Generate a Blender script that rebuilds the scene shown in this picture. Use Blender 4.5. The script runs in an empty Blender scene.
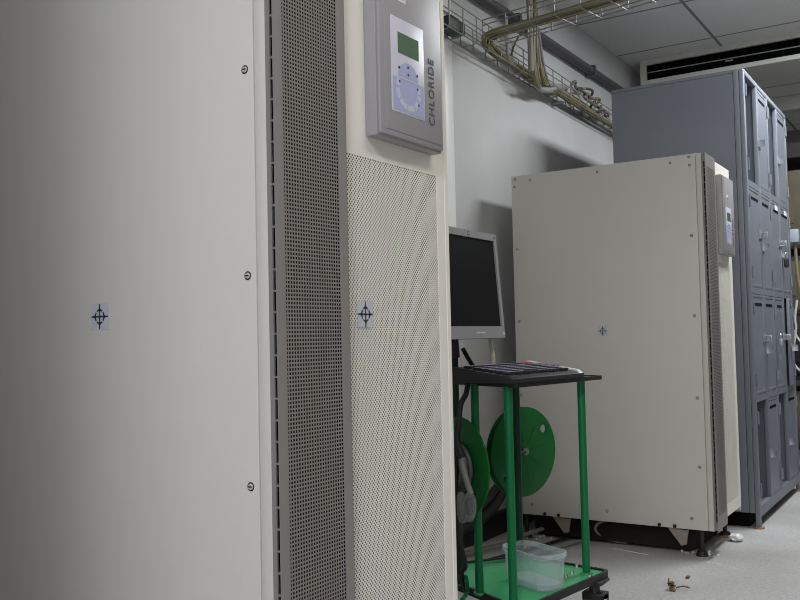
import bpy, bmesh, math, random
from mathutils import Vector, Matrix
random.seed(7)
COL = bpy.context.scene.collection
SC = bpy.context.scene
PI = math.pi

# ------------------------------------------------------------------ camera
F, YAW, PITCH, ROLL, HC = 893.61, 0.56689, 0.042526, -0.021867, 0.77741
_f = Vector((-math.sin(YAW)*math.cos(PITCH), math.cos(YAW)*math.cos(PITCH), math.sin(PITCH)))
_r0 = _f.cross(Vector((0, 0, 1))).normalized()
_u0 = _r0.cross(_f)
_r = math.cos(ROLL)*_r0 + math.sin(ROLL)*_u0
_u = -math.sin(ROLL)*_r0 + math.cos(ROLL)*_u0
CAM = Vector((0, 0, HC))
cd = bpy.data.cameras.new('camera')
cd.sensor_fit = 'HORIZONTAL'; cd.sensor_width = 36.0; cd.lens = F/800*36.0
cd.clip_start = 0.02; cd.clip_end = 60
cam = bpy.data.objects.new('camera', cd); COL.objects.link(cam)
m = Matrix.Identity(4)
for i in range(3):
    m[i][0] = _r[i]; m[i][1] = _u[i]; m[i][2] = -_f[i]; m[i][3] = CAM[i]
cam.matrix_world = m
SC.camera = cam

def ray(px, py): return _f*F + _r*(px-400) - _u*(py-300)
def on_x(px, py, x): d = ray(px, py); return CAM + d*(x/d.x)      # measured point on the plane x
def on_y(px, py, y): d = ray(px, py); return CAM + d*(y/d.y)
def on_z(px, py, z): d = ray(px, py); return CAM + d*((z-HC)/d.z)

# ------------------------------------------------------------------ materials
def _new(name):
    mt = bpy.data.materials.new(name); mt.use_nodes = True
    return mt, mt.node_tree.nodes, mt.node_tree.links
def mat(name, col, rough=0.5, metal=0.0, var=0.06, scale=14.0, bump=0.0, spec=0.5, bscale=200.0, emit=None, trans=0.0, ior=1.45, alpha=1.0):
    mt, n, l = _new(name); b = n['Principled BSDF']
    b.inputs['Roughness'].default_value = rough; b.inputs['Metallic'].default_value = metal
    b.inputs['Specular IOR Level'].default_value = spec
    if trans: b.inputs['Transmission Weight'].default_value = trans; b.inputs['IOR'].default_value = ior
    b.inputs['Alpha'].default_value = alpha
    tc = n.new('ShaderNodeTexCoord')
    if var > 0:
        ns = n.new('ShaderNodeTexNoise'); ns.inputs['Scale'].default_value = scale; ns.inputs['Detail'].default_value = 4
        l.new(tc.outputs['Object'], ns.inputs['Vector'])
        mx = n.new('ShaderNodeMix'); mx.data_type = 'RGBA'
        mx.inputs[6].default_value = [c*(1-var) for c in col]+[1]; mx.inputs[7].default_value = [min(1, c*(1+var)) for c in col]+[1]
        l.new(ns.outputs['Fac'], mx.inputs[0]); l.new(mx.outputs[2], b.inputs['Base Color'])
    else: b.inputs['Base Color'].default_value = list(col)+[1]
    if bump > 0:
        nb = n.new('ShaderNodeTexNoise'); nb.inputs['Scale'].default_value = bscale; nb.inputs['Detail'].default_value = 3
        l.new(tc.outputs['Object'], nb.inputs['Vector'])
        bp = n.new('ShaderNodeBump'); bp.inputs['Strength'].default_value = bump; bp.inputs['Distance'].default_value = 0.002
        l.new(nb.outputs['Fac'], bp.inputs['Height']); l.new(bp.outputs['Normal'], b.inputs['Normal'])
    if emit: b.inputs['Emission Color'].default_value = list(emit[0])+[1]; b.inputs['Emission Strength'].default_value = emit[1]
    return mt

def math_node(n, l, op, a, b=None):
    q = n.new('ShaderNodeMath'); q.operation = op
    for i, v in enumerate((a, b)):
        if v is None: continue
        if isinstance(v, (int, float)): q.inputs[i].default_value = v
        else: l.new(v, q.inputs[i])
    return q.outputs[0]

def holes_mat(name, col, pitch_y, pitch_z, size, stagger, rough=0.45):
    """sheet metal with real see-through holes laid out in the sheet's own Y-Z plane"""
    mt, n, l = _new(name); b = n['Principled BSDF']
    b.inputs['Base Color'].default_value = list(col)+[1]; b.inputs['Roughness'].default_value = rough
    tc = n.new('ShaderNodeTexCoord'); sp = n.new('ShaderNodeSeparateXYZ'); l.new(tc.outputs['Object'], sp.inputs[0])
    M = lambda op, a, c=None: math_node(n, l, op, a, c)
    def lattice(off):
        a = M('SUBTRACT', M('FRACT', M('ADD', M('DIVIDE', sp.outputs[1], pitch_y), 100+off)), 0.5)
        c = M('SUBTRACT', M('FRACT', M('ADD', M('DIVIDE', sp.outputs[2], pitch_z), 100+off)), 0.5)
        if stagger:
            d = M('ADD', M('MULTIPLY', a, a), M('MULTIPLY', c, c))
            return M('LESS_THAN', d, size*size)
        return M('MULTIPLY', M('LESS_THAN', M('ABSOLUTE', a), size), M('LESS_THAN', M('ABSOLUTE', c), size))
    h = lattice(0.0)
    if stagger: h = M('MAXIMUM', h, lattice(0.5))
    tr = n.new('ShaderNodeBsdfTransparent'); mx = n.new('ShaderNodeMixShader')
    l.new(h, mx.inputs[0]); l.new(b.outputs[0], mx.inputs[1]); l.new(tr.outputs[0], mx.inputs[2])
    l.new(mx.outputs[0], n['Material Output'].inputs[0])
    return mt

def ceiling_mat():
    mt, n, l = _new('ceiling_tiles'); b = n['Principled BSDF']; b.inputs['Roughness'].default_value = 0.9
    tc = n.new('ShaderNodeTexCoord'); sp = n.new('ShaderNodeSeparateXYZ'); l.new(tc.outputs['Object'], sp.inputs[0])
    M = lambda op, a, c=None: math_node(n, l, op, a, c)
    def line(o, off):
        a = M('ABSOLUTE', M('SUBTRACT', M('FRACT', M('ADD', M('DIVIDE', M('SUBTRACT', o, off), 0.61), 100.5)), 0.5))
        return M('LESS_THAN', a, 0.013)
    h = M('MAXIMUM', line(sp.outputs[0], -1.08), line(sp.outputs[1], 4.235))
    ns = n.new('ShaderNodeTexNoise'); ns.inputs['Scale'].default_value = 60; ns.inputs['Detail'].default_value = 6
    l.new(tc.outputs['Object'], ns.inputs['Vector'])
    mx = n.new('ShaderNodeMix'); mx.data_type = 'RGBA'; mx.inputs[6].default_value = (.70, .70, .67, 1); mx.inputs[7].default_value = (.82, .82, .79, 1)
    l.new(ns.outputs['Fac'], mx.inputs[0])
    m2 = n.new('ShaderNodeMix'); m2.data_type = 'RGBA'; l.new(h, m2.inputs[0]); l.new(mx.outputs[2], m2.inputs[6]); m2.inputs[7].default_value = (.24, .24, .24, 1)
    l.new(m2.outputs[2], b.inputs['Base Color'])
    return mt

def floor_mat():
    mt, n, l = _new('worn_floor_paint'); b = n['Principled BSDF']; b.inputs['Roughness'].default_value = 0.42
    tc = n.new('ShaderNodeTexCoord')
    n1 = n.new('ShaderNodeTexNoise'); n1.inputs['Scale'].default_value = 2.2; n1.inputs['Detail'].default_value = 8
    n2 = n.new('ShaderNodeTexNoise'); n2.inputs['Scale'].default_value = 90; n2.inputs['Detail'].default_value = 3
    for q in (n1, n2): l.new(tc.outputs['Object'], q.inputs['Vector'])
    cr = n.new('ShaderNodeValToRGB'); cr.color_ramp.elements[0].color = (.42, .41, .385, 1); cr.color_ramp.elements[1].color = (.61, .605, .60, 1)
    cr.color_ramp.elements[0].position = .3; cr.color_ramp.elements[1].position = .7
    l.new(n1.outputs['Fac'], cr.inputs[0])
    mx = n.new('ShaderNodeMix'); mx.data_type = 'RGBA'; mx.blend_type = 'MULTIPLY'; mx.inputs[0].default_value = .5
    c2 = n.new('ShaderNodeValToRGB'); c2.color_ramp.elements[0].position = .35; c2.color_ramp.elements[1].position = .62; c2.color_ramp.elements[0].color = (.62, .62, .6, 1)
    l.new(n2.outputs['Fac'], c2.inputs[0]); l.new(cr.outputs[0], mx.inputs[6]); l.new(c2.outputs[0], mx.inputs[7])
    l.new(mx.outputs[2], b.inputs['Base Color'])
    return mt

def wall_mat():
    mt, n, l = _new('old_wall_paint'); b = n['Principled BSDF']; b.inputs['Roughness'].default_value = 0.6
    tc = n.new('ShaderNodeTexCoord')
    n1 = n.new('ShaderNodeTexNoise'); n1.inputs['Scale'].default_value = 1.6; n1.inputs['Detail'].default_value = 7
    l.new(tc.outputs['Object'], n1.inputs['Vector'])
    cr = n.new('ShaderNodeValToRGB'); cr.color_ramp.elements[0].color = (.50, .50, .49, 1); cr.color_ramp.elements[1].color = (.61, .61, .60, 1)
    cr.color_ramp.elements[0].position = .3; cr.color_ramp.elements[1].position = .65
    l.new(n1.outputs['Fac'], cr.inputs[0]); l.new(cr.outputs[0], b.inputs['Base Color'])
    nb = n.new('ShaderNodeTexNoise'); nb.inputs['Scale'].default_value = 9; nb.inputs['Detail'].default_value = 8
    l.new(tc.outputs['Object'], nb.inputs['Vector'])
    bp = n.new('ShaderNodeBump'); bp.inputs['Strength'].default_value = .25; bp.inputs['Distance'].default_value = .01
    l.new(nb.outputs['Fac'], bp.inputs['Height']); l.new(bp.outputs['Normal'], b.inputs['Normal'])
    return mt

BEIGE = (.60, .585, .53)
M = {}
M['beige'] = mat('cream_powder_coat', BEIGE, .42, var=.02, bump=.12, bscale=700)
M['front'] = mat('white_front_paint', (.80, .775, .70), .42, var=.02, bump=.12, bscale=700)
M['grille'] = mat('taupe_grey_paint', (.225, .21, .195), .45, var=.03)
M['core'] = mat('dark_interior', (.022, .020, .017), .9, var=0, spec=.1)
M['mesh'] = holes_mat('taupe_wire_grid', (.235, .22, .20), .0050, .0050, .315, False)
M['perf'] = holes_mat('cream_perforated_sheet', (.80, .775, .70), .0061, .0061, .215, True)
M['bezel'] = mat('grey_bezel_plastic', (.31, .30, .305), .4, var=.02)
M['overlay'] = mat('pale_lilac_overlay', (.57, .56, .64), .35, var=.01)
M['lilac'] = mat('lilac_blue_overlay', (.36, .39, .60), .35, var=.01)
M['mimic'] = mat('mimic_light_grey', (.50, .52, .60), .35, var=.01)
M['lcd'] = mat('green_lcd', (.075, .135, .07), .25, var=.02)
M['ink'] = mat('dark_ink', (.02, .02, .025), .5, var=0)
M['letter'] = mat('lettering_slate', (.06, .065, .085), .5, var=0)
M['sticker'] = mat('grey_blue_sticker', (.52, .54, .58), .5, var=.02)
M['paper'] = mat('white_paper', (.72, .72, .70), .7, var=.02)
M['chrome'] = mat('bright_steel', (.62, .61, .58), .28, 1.0, var=.05)
M['screw'] = mat('dull_screw', (.60, .58, .53), .35, .3, var=.05)
M['black'] = mat('black_rubber', (.012, .012, .013), .55, var=.1)
M['blackgloss'] = mat('black_gloss', (.010, .010, .011), .22, var=0)
M['blackplastic'] = mat('black_plastic', (.02, .02, .021), .4, var=.05)
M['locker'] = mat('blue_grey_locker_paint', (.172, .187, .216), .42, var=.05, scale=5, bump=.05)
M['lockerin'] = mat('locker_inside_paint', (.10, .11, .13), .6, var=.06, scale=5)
M['hasp'] = mat('worn_zinc', (.34, .36, .39), .38, .6, var=.15)
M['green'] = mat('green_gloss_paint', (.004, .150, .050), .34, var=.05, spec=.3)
M['shadedgreen'] = mat('shaded_green_paint', (.004, .045, .022), .4, var=.05, spec=.3)  # trolley green darkened for the two posts that stand in shade
M['tray'] = mat('green_gloss_tray', (.055, .36, .15), .20, var=.06, scale=9)
M['reel'] = mat('green_moulded_plastic', (.006, .120, .022), .5, var=.05, spec=.25)
M['silver'] = mat('silver_plastic', (.33, .33, .34), .35, var=.02)
M['screen'] = mat('dark_lcd_panel', (.004, .004, .005), .32, var=0, spec=.35)
M['key'] = mat('key_black', (.018, .018, .022), .45, var=.1)
M['legend'] = mat('keycap_print', (.60, .58, .74), .5, var=0)
M['red'] = mat('red_key', (.42, .03, .02), .4, var=0)
M['white'] = mat('white_plastic', (.75, .75, .73), .35, var=.02)
M['galv'] = mat('galvanised_wire', (.32, .32, .29), .55, .6, var=.15)
M['olive'] = mat('olive_cable', (.20, .175, .065), .5, var=.2)
M['tan'] = mat('tan_cable', (.24, .205, .13), .5, var=.2)
M['greyc'] = mat('grey_cable', (.24, .24, .235), .5, var=.1)
M['brownc'] = mat('brown_cable', (.10, .07, .04), .5, var=.2)
M['palec'] = mat('pale_cable', (.62, .60, .50), .4, var=.05)
M['pipe'] = mat('dark_conduit', (.085, .08, .085), .5, var=.15)
M['trunk'] = mat('white_trunking', (.84, .83, .81), .4, var=.02)
M['skirt'] = mat('black_skirting', (.015, .013, .013), .5, var=.1)
M['acw'] = mat('aged_white_metal', (.60, .60, .55), .5, var=.05)
M['dark'] = mat('dark_slot', (.006, .006, .007), .9, var=0, spec=.1)
M['rust'] = mat('rust_wood', (.33, .20, .10), .8, var=.3, scale=60)
M['debris'] = mat('leaf_brown', (.14, .10, .055), .9, var=.3, scale=60)
M['strut'] = mat('tan_strut', (.27, .255, .215), .5, var=.1)
M['rack'] = mat('dark_rack_paint', (.022, .02, .018), .5, var=.1)
M['rackitem'] = mat('olive_equipment', (.13, .11, .07), .6, var=.3, scale=8)
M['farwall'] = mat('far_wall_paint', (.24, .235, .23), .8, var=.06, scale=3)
M['bluegrey'] = mat('pale_blue_box', (.38, .44, .50), .5, var=.05)
M['brass'] = mat('brass', (.35, .25, .08), .35, 1.0, var=.1)
M['concrete'] = mat('pale_bracket', (.30, .25, .21), .6, var=.15, scale=30)
def clear_mat(name, col, alpha, rough):
    mt, n, l = _new(name); b = n['Principled BSDF']
    b.inputs['Base Color'].default_value = list(col)+[1]; b.inputs['Roughness'].default_value = rough
    tr = n.new('ShaderNodeBsdfTransparent'); tr.inputs[0].default_value = (.94, .97, .97, 1)
    ly = n.new('ShaderNodeLayerWeight'); ly.inputs[0].default_value = .35
    mp = n.new('ShaderNodeMapRange'); mp.inputs[3].default_value = alpha; mp.inputs[4].default_value = min(1, alpha+.45)
    l.new(ly.outputs['Facing'], mp.inputs[0])
    mx = n.new('ShaderNodeMixShader'); l.new(mp.outputs[0], mx.inputs[0]); l.new(tr.outputs[0], mx.inputs[1]); l.new(b.outputs[0], mx.inputs[2])
    l.new(mx.outputs[0], n['Material Output'].inputs[0])
    return mt
M['clear'] = clear_mat('frosted_clear_plastic', (.66, .74, .76), .20, .25)
M['clear2'] = clear_mat('clear_plug_plastic', (.34, .34, .33), .35, .15)

# ------------------------------------------------------------------ mesh helpers
class MB:
    def __init__(self): self.bm = bmesh.new()
    def box(self, x0, x1, y0, y1, z0, z1, bev=0, mtx=None):
        bm = bmesh.new()
        r = bmesh.ops.create_cube(bm, size=1)
        for v in bm.verts: v.co = Vector(((x0+x1)/2+v.co.x*(x1-x0), (y0+y1)/2+v.co.y*(y1-y0), (z0+z1)/2+v.co.z*(z1-z0)))
        if bev: bmesh.ops.bevel(bm, geom=bm.edges[:], offset=bev, segments=2, profile=.5, affect='EDGES')
        return self._add(bm, mtx)
    def _add(self, bm, mtx=None):
        if mtx is not None: bmesh.ops.transform(bm, matrix=mtx, verts=bm.verts)
        me = bpy.data.meshes.new('tmp'); bm.to_mesh(me); bm.free(); self.bm.from_mesh(me); bpy.data.meshes.remove(me)
        return self
    def cyl(self, p0, p1, r, r2=None, n=16, bev=0):
        p0, p1 = Vector(p0), Vector(p1); d = p1-p0
        bm = bmesh.new()
        bmesh.ops.create_cone(bm, cap_ends=True, segments=n, radius1=r, radius2=r if r2 is None else r2, depth=d.length)
        if bev:
            ed = [e for e in bm.edges if len(e.link_faces) == 2 and any(len(f.verts) > 4 for f in e.link_faces)]
            bmesh.ops.bevel(bm, geom=ed, offset=bev, segments=2, profile=.5, affect='EDGES')
        q = Vector((0, 0, 1)).rotation_difference(d.normalized()).to_matrix().to_4x4()
        return self._add(bm, Matrix.Translation((p0+p1)/2) @ q)
    def tube(self, pts, r, n=8, smooth=6, closed=False):
        pts = [Vector(p) for p in pts]
        if smooth and len(pts) > 2:
            out = []
            N = len(pts); rng = range(N) if closed else range(N-1)
            for i in rng:
                a, b = pts[i], pts[(i+1) % N]
                p = pts[i-1] if (i > 0 or closed) else a*2-b
                q = pts[(i+2) % N] if (i+2 < N or closed) else b*2-a
                for k in range(smooth):
                    t = k/smooth
                    out.append(.5*((2*a)+(b-p)*t+(2*p-5*a+4*b-q)*t*t+(3*a-p-3*b+q)*t**3))
            if not closed: out.append(pts[-1])
            pts = out
        bm = self.bm; rings = []; N = len(pts); up = None
        for i, p in enumerate(pts):
            if closed: t = pts[(i+1) % N]-pts[i-1]
            else: t = pts[min(i+1, N-1)]-pts[max(i-1, 0)]
            t.normalize()
            if up is None: up = Vector((0, 0, 1)) if abs(t.z) < .9 else Vector((1, 0, 0))
            up = up - t*up.dot(t)
            if up.length < 1e-5: up = t.orthogonal()
            up.normalize(); s = t.cross(up)
            rings.append([bm.verts.new(p+r*(math.cos(2*PI*k/n)*s+math.sin(2*PI*k/n)*up)) for k in range(n)])
        R = range(N) if closed else range(N-1)
        for i in R:
            A, B = rings[i], rings[(i+1) % N]
            for k in range(n): bm.faces.new((A[k], A[(k+1) % n], B[(k+1) % n], B[k]))
        if not closed: bm.faces.new(rings[0][::-1]); bm.faces.new(rings[-1])
        return self
    def lathe(self, prof, n=24, mtx=None, cap=True):
        bm = bmesh.new(); rings = []
        for (r, z) in prof: rings.append([bm.verts.new((r*math.cos(2*PI*k/n), r*math.sin(2*PI*k/n), z)) for k in range(n)])
        for i in range(len(rings)-1):
            for k in range(n): bm.faces.new((rings[i][k], rings[i][(k+1) % n], rings[i+1][(k+1) % n], rings[i+1][k]))
        if cap: bm.faces.new(rings[0][::-1]); bm.faces.new(rings[-1])
        return self._add(bm, mtx)
    def plate(self, outer, z0, z1, holes=(), mtx=None, bev=0):
        bm = bmesh.new(); ed = []
        for loop in [outer]+list(holes):
            vs = [bm.verts.new((p[0], p[1], z0)) for p in loop]
            for i in range(len(vs)): ed.append(bm.edges.new((vs[i], vs[(i+1) % len(vs)])))
        if holes: bmesh.ops.triangle_fill(bm, edges=ed, use_beauty=True)
        else: bm.faces.new(list(bm.verts))
        ex = bmesh.ops.extrude_face_region(bm, geom=bm.faces[:])
        for v in ex['geom']:
            if isinstance(v, bmesh.types.BMVert): v.co.z = z1
        bmesh.ops.recalc_face_normals(bm, faces=bm.faces[:])
        if bev:
            be = [e for e in bm.edges if len(e.link_faces) == 2 and e.calc_face_angle(0) > .8 and abs(e.verts[0].co.z-e.verts[1].co.z) < 1e-6]
            bmesh.ops.bevel(bm, geom=be, offset=bev, segments=2, profile=.5, affect='EDGES')
        return self._add(bm, mtx)
    def build(self, name, mt, parent=None, loc=None, rot=None, smooth=35, kind=None):
        bmesh.ops.recalc_face_normals(self.bm, faces=self.bm.faces[:])
        me = bpy.data.meshes.new(name); self.bm.to_mesh(me); self.bm.free()
        if smooth:
            for p in me.polygons: p.use_smooth = True
            me.set_sharp_from_angle(angle=math.radians(smooth))
        me.materials.append(mt)
        o = bpy.data.objects.new(name, me); COL.objects.link(o)
        if parent is not None: o.parent = parent
        if loc is not None: o.location = loc
        if rot is not None: o.rotation_euler = rot
        if kind: o['kind'] = kind
        return o
def circle(cx, cy, r, n=32): return [(cx+r*math.cos(2*PI*k/n), cy+r*math.sin(2*PI*k/n)) for k in range(n)]
def rrect(x0, x1, y0, y1, r, n=6):
    out = []
    for cx, cy, a in ((x1-r, y1-r, 0), (x0+r, y1-r, 90), (x0+r, y0+r, 180), (x1-r, y0+r, 270)):
        for k in range(n+1):
            t = math.radians(a+90*k/n); out.append((cx+r*math.cos(t), cy+r*math.sin(t)))
    return out
def round_poly(pts, r, n=5):
    out = []; N = len(pts)
    for i in range(N):
        p = Vector(pts[i]); a = (Vector(pts[i-1])-p).normalized(); b = (Vector(pts[(i+1) % N])-p).normalized()
        for k in range(n+1):
            t = k/n; s = p+a*r; e = p+b*r
            out.append(tuple((1-t)**2*s+2*t*(1-t)*p+t*t*e))
    return out
def shrink(pts, d):
    c = Vector((sum(p[0] for p in pts)/len(pts), sum(p[1] for p in pts)/len(pts)))
    return [tuple(Vector(p)+(c-Vector(p)).normalized()*d) for p in pts]
def thing(name, label, cat, loc=(0, 0, 0), rz=0, group=None):
    o = bpy.data.objects.new(name, None); COL.objects.link(o); o.empty_display_size = .1
    o.location = loc; o.rotation_euler = (0, 0, rz); return tag(o, label, cat, group)
def tag(o, label, cat, group=None, kind=None):
    o['label'] = label; o['category'] = cat
    if group: o['group'] = group
    if kind: o['kind'] = kind
    return o
def struct(o): o['kind'] = 'structure'; return o
def text_mesh(body, size, name, mt, parent, mtx, depth=.0004, sx=1.0, spacing=1.0):
    cu = bpy.data.curves.new('tmp_text', 'FONT'); cu.body = body; cu.size = size; cu.extrude = depth; cu.space_character = spacing; cu.offset = size*.003
    ob = bpy.data.objects.new('tmp_text', cu); COL.objects.link(ob)
    dg = bpy.context.evaluated_depsgraph_get(); dg.update()
    me = bpy.data.meshes.new_from_object(ob.evaluated_get(dg))
    bpy.data.objects.remove(ob); bpy.data.curves.remove(cu)
    me.transform(Matrix.Diagonal((sx, 1, 1, 1))); me.transform(mtx)
    me.name = name; me.materials.clear(); me.materials.append(mt)
    o = bpy.data.objects.new(name, me); COL.objects.link(o); o.parent = parent
    return o

# ------------------------------------------------------------------ the room
XW, HCEIL, YF = -1.61, 2.33, 7.5
struct(MB().box(XW-.1, 2.4, -2.3, YF+.1, -.1, 0).build('floor', floor_mat()))
struct(MB().box(XW-.1, 2.4, -2.3, YF+.1, HCEIL, HCEIL+.1).build('ceiling', ceiling_mat()))
wm = wall_mat()
struct(MB().box(XW-.1, XW, -2.3, YF+.1, 0, HCEIL).build('wall_left', wm))
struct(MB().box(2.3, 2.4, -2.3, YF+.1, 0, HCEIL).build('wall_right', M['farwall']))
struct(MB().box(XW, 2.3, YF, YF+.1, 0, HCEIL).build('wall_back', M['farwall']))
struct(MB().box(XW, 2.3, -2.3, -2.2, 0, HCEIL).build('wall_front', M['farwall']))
struct(MB().box(XW, -.70, .06, .22, 0, HCEIL).build('shade_blocker', wm))  # unseen, added to shade the left edge of the near cabinet's side
struct(MB().box(XW, XW+.028, -2.2, YF, 0, .085, bev=.004).build('baseboard_left', M['skirt']))

# vertical trunking on the wall, between the near cabinet and the trolley
tk = MB().box(XW, XW+.010, 2.850, 2.918, .44, HCEIL, bev=.003).build('cable_trunking', M['trunk'])
tag(tk, 'white vertical plastic trunking running up the wall behind the monitor', 'trunking')

# dark conduit high on the wall
pp = MB().cyl((XW+.028, 2.2, 2.118), (XW+.028, 7.4, 2.124), .022, n=16)
for y in (3.45, 4.35, 5.2): pp.box(XW, XW+.054, y-.012, y+.012, 2.094, 2.146)
tag(pp.build('conduit_pipe', M['pipe']), 'dark grey conduit pipe fixed along the wall above the wire cable tray', 'pipe')

# ------------------------------------------------------------------ the UPS cabinets
H = 1.40; D = .726; W = .426; GW = .142; GU = .0135
def cross_mark(parent, origin, ex, ey, nrm, label):
    """registration target: ring and cross, lying in the plane ex/ey"""
    def mtx(off):
        mm = Matrix.Identity(4)
        for i in range(3): mm[i][0] = ex[i]; mm[i][1] = ey[i]; mm[i][2] = nrm[i]; mm[i][3] = origin[i]+nrm[i]*off
        return mm
    s = MB(); s.box(-.018, .018, -.018, .018, 0, .0006, mtx=mtx(0)); so = s.build('target_sticker', M['sticker'], parent)
    so['label'] = label
    k = MB()
    k.box(-.0011, .0011, -.0172, .0172, .0005, .0010, mtx=mtx(0)); k.box(-.0172, .0172, -.0011, .0011, .0005, .0010, mtx=mtx(0))
    for q in range(4):
        a0 = math.radians(90*q-38); a1 = math.radians(90*q+38)
        o_ = [(.0103*math.cos(a0+(a1-a0)*t/10), .0103*math.sin(a0+(a1-a0)*t/10)) for t in range(11)]
        i_ = [(.0081*math.cos(a1+(a0-a1)*t/10), .0081*math.sin(a1+(a0-a1)*t/10)) for t in range(11)]
        k.plate(o_+i_, .0005, .0010, mtx=mtx(0))
        c, sn = math.cos(math.radians(90*q)), math.sin(math.radians(90*q))
        tri = [(.0128*c, .0128*sn), (.0092*c-.0034*sn, .0092*sn+.0034*c), (.0092*c+.0034*sn, .0092*sn-.0034*c)]
        k.plate(tri, .0005, .0010, mtx=mtx(0))
    k.build('target_mark', M['ink'], so)

def screw(parent, u, z, r=.0042, m='screw'):
    k = MB().cyl((u, .0005, z), (u, -.0022, z), r, r*.75, n=14)
    o = k.build('screw', M[m], parent)
    MB().box(u-r*.75, u+r*.75, -.0026, -.002, z-.0008, z+.0008).build('screw_slot', M['ink'], o)
    k = MB(); k.cyl((u, .0004, z), (u, -.0004, z), r*1.3, n=16); k.build('screw_recess', M['ink'], o)
    return o

def frame_boxes(k, u0, u1, v0, v1, z0, z1, a0, a1, b0, b1):
    """a plate v0..v1 x z0..z1 with a window a0..a1 x b0..b1"""
    k.box(u0, u1, v0, a0, z0, z1); k.box(u0, u1, a1, v1, z0, z1)
    k.box(u0, u1, a0, a1, z0, b0); k.box(u0, u1, a0, a1, b1, z1)

def make_ups(label, loc, rz, side_z, marks, top_screws):
    t = thing('ups_cabinet', label, 'power supply cabinet', loc, rz, 'two cream power supply cabinets')
    zb = .0915
    # inner body, hollow dark core behind the perforations
    MB().box(-D+.012, -.032, .013, W-.013, zb+.006, H-.006).build('core', M['core'], t)
    k = MB()
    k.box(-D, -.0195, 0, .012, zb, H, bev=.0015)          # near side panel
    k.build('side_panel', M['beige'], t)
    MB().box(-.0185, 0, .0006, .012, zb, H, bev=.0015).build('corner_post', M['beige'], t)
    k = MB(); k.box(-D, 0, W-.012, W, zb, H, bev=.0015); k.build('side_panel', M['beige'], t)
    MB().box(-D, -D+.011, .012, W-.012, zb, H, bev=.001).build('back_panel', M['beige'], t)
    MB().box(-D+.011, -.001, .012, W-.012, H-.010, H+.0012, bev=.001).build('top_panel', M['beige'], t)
    MB().box(-D+.011, -.03, .012, W-.012, zb, zb+.008).build('bottom_panel', M['core'], t)
    # taupe grille door
    g = MB()
    g.box(.0004, .0072, .0, .002, zb+.003, H); g.box(.0004, .0072, .138, GW, zb+.003, H)
    frame_boxes(g, .0118, GU, 0, GW, zb+.003, H, .016, .1255, zb+.05, H-.047)
    g.box(.0072, .0118, GW-.003, GW, zb+.003, H)
    g.box(.0072, .0118, 0, .004, H-.03, H); g.box(.0072, .0118, 0, .004, zb+.003, zb+.03)
    g.box(.0072, .0118, 0, GW, H-.003, H)
    z = zb+.03
    while z < H-.03:
        g.box(.0072, .0118, 0, .004, z, z+.0022); z += .0255
    gd = g.build('grille_door', M['grille'], t, smooth=0)
    MB().box(.0004, .0117, .0105, .0125, zb+.01, H-.01).build('slot_backing', M['dark'], gd)
    MB().box(.0004, .0117, .1262, .128, zb+.01, H-.01).build('mesh_liner', M['dark'], gd)
    MB().box(.0124, .0126, .015, .1265, zb+.049, H-.046).build('mesh_sheet', M['mesh'], gd)
    # cream front panel with a perforated field under the display
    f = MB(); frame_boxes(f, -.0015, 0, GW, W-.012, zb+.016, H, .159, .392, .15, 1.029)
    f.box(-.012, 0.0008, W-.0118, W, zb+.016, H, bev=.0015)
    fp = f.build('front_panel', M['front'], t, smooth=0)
    MB().box(-.0008, -.0006, .159, .392, .15, 1.029).build('perforated_sheet', M['perf'], fp)
    # display unit
    v0, v1, z0, z1, dp = .204, .377, 1.059, 1.352, .026
    k = MB(); k.box(0, dp-.006, v0, v1, z0, z1, bev=.002)
    k.box(dp-.0075, dp-.001, v0+.003, v1-.003, z0+.003, z1-.003, bev=.0025)
    dpn = k.build('display_panel', M['bezel'], t)
    k = MB(); k.box(dp-.0015, dp, v0+.015, v1-.007, z0+.011, z1-.010, bev=.0005); k.build('face_plate', M['bezel'], dpn)
    e = dp
    k = MB(); k.box(e, e+.0006, .233, .320, 1.098, 1.235, bev=.0003); ov = k.build('overlay', M['overlay'], dpn)
    k = MB(); k.box(e+.0005, e+.0010, .236, .317, 1.101, 1.148)
    P = Matrix(((0, 0, 1, 0), (1, 0, 0, 0), (0, 1, 0, 0), (0, 0, 0, 1)))     # plate local (a,b,h) -> (u=h, v=a, z=b)
    dome = [(.276+.026*math.cos(PI*i/16), 1.151+.023*math.sin(PI*i/16)) for i in range(17)]
    k.plate(dome, e+.0005, e+.0010, mtx=P)
    k.build('keypad_field', M['lilac'], dpn)
    k = MB()
    k.box(e+.0010, e+.0013, .249, .303, 1.148, 1.1505); k.box(e+.0010, e+.0013, .266, .2675, 1.150, 1.170); k.box(e+.0010, e+.0013, .2845, .286, 1.150, 1.170)
    k.box(e+.0010, e+.0013, .2675, .2845, 1.161, 1.1622)
    for a0, a1 in ((150, 176), (182, 214), (220, 258), (262, 300), (304, 330), (338, 356), (0, 22)):
        A0, A1 = math.radians(a0), math.radians(a1)
        o_ = [(.276+.033*math.cos(A0+(A1-A0)*i/8), 1.134+.030*math.sin(A0+(A1-A0)*i/8)) for i in range(9)]
        i_ = [(.276+.0235*math.cos(A1+(A0-A1)*i/8), 1.134+.0215*math.sin(A1+(A0-A1)*i/8)) for i in range(9)]
        k.plate(o_+i_, e+.0010, e+.0013, mtx=P)
    k.build('mimic_diagram', M['mimic'], dpn)
    k = MB(); k.box(e+.0005, e+.0010, .2505, .3055, 1.1845, 1.2145); k.build('screen', M['lcd'], dpn)
    for (v, z) in ((.2525, 1.163), (.276, 1.168), (.276, 1.157), (.300, 1.161), (.2525, 1.143), (.300, 1.141), (.302, 1.118)):
        MB().cyl((e+.0005, v, z), (e+.0016, v, z), .0019, n=12).build('button', M['ink'], dpn)
    k = MB(); k.box(e, e+.0004, .254, .274, 1.2605, 1.282); lb = k.build('paper_label', M['paper'], dpn)
    k = MB()
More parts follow.
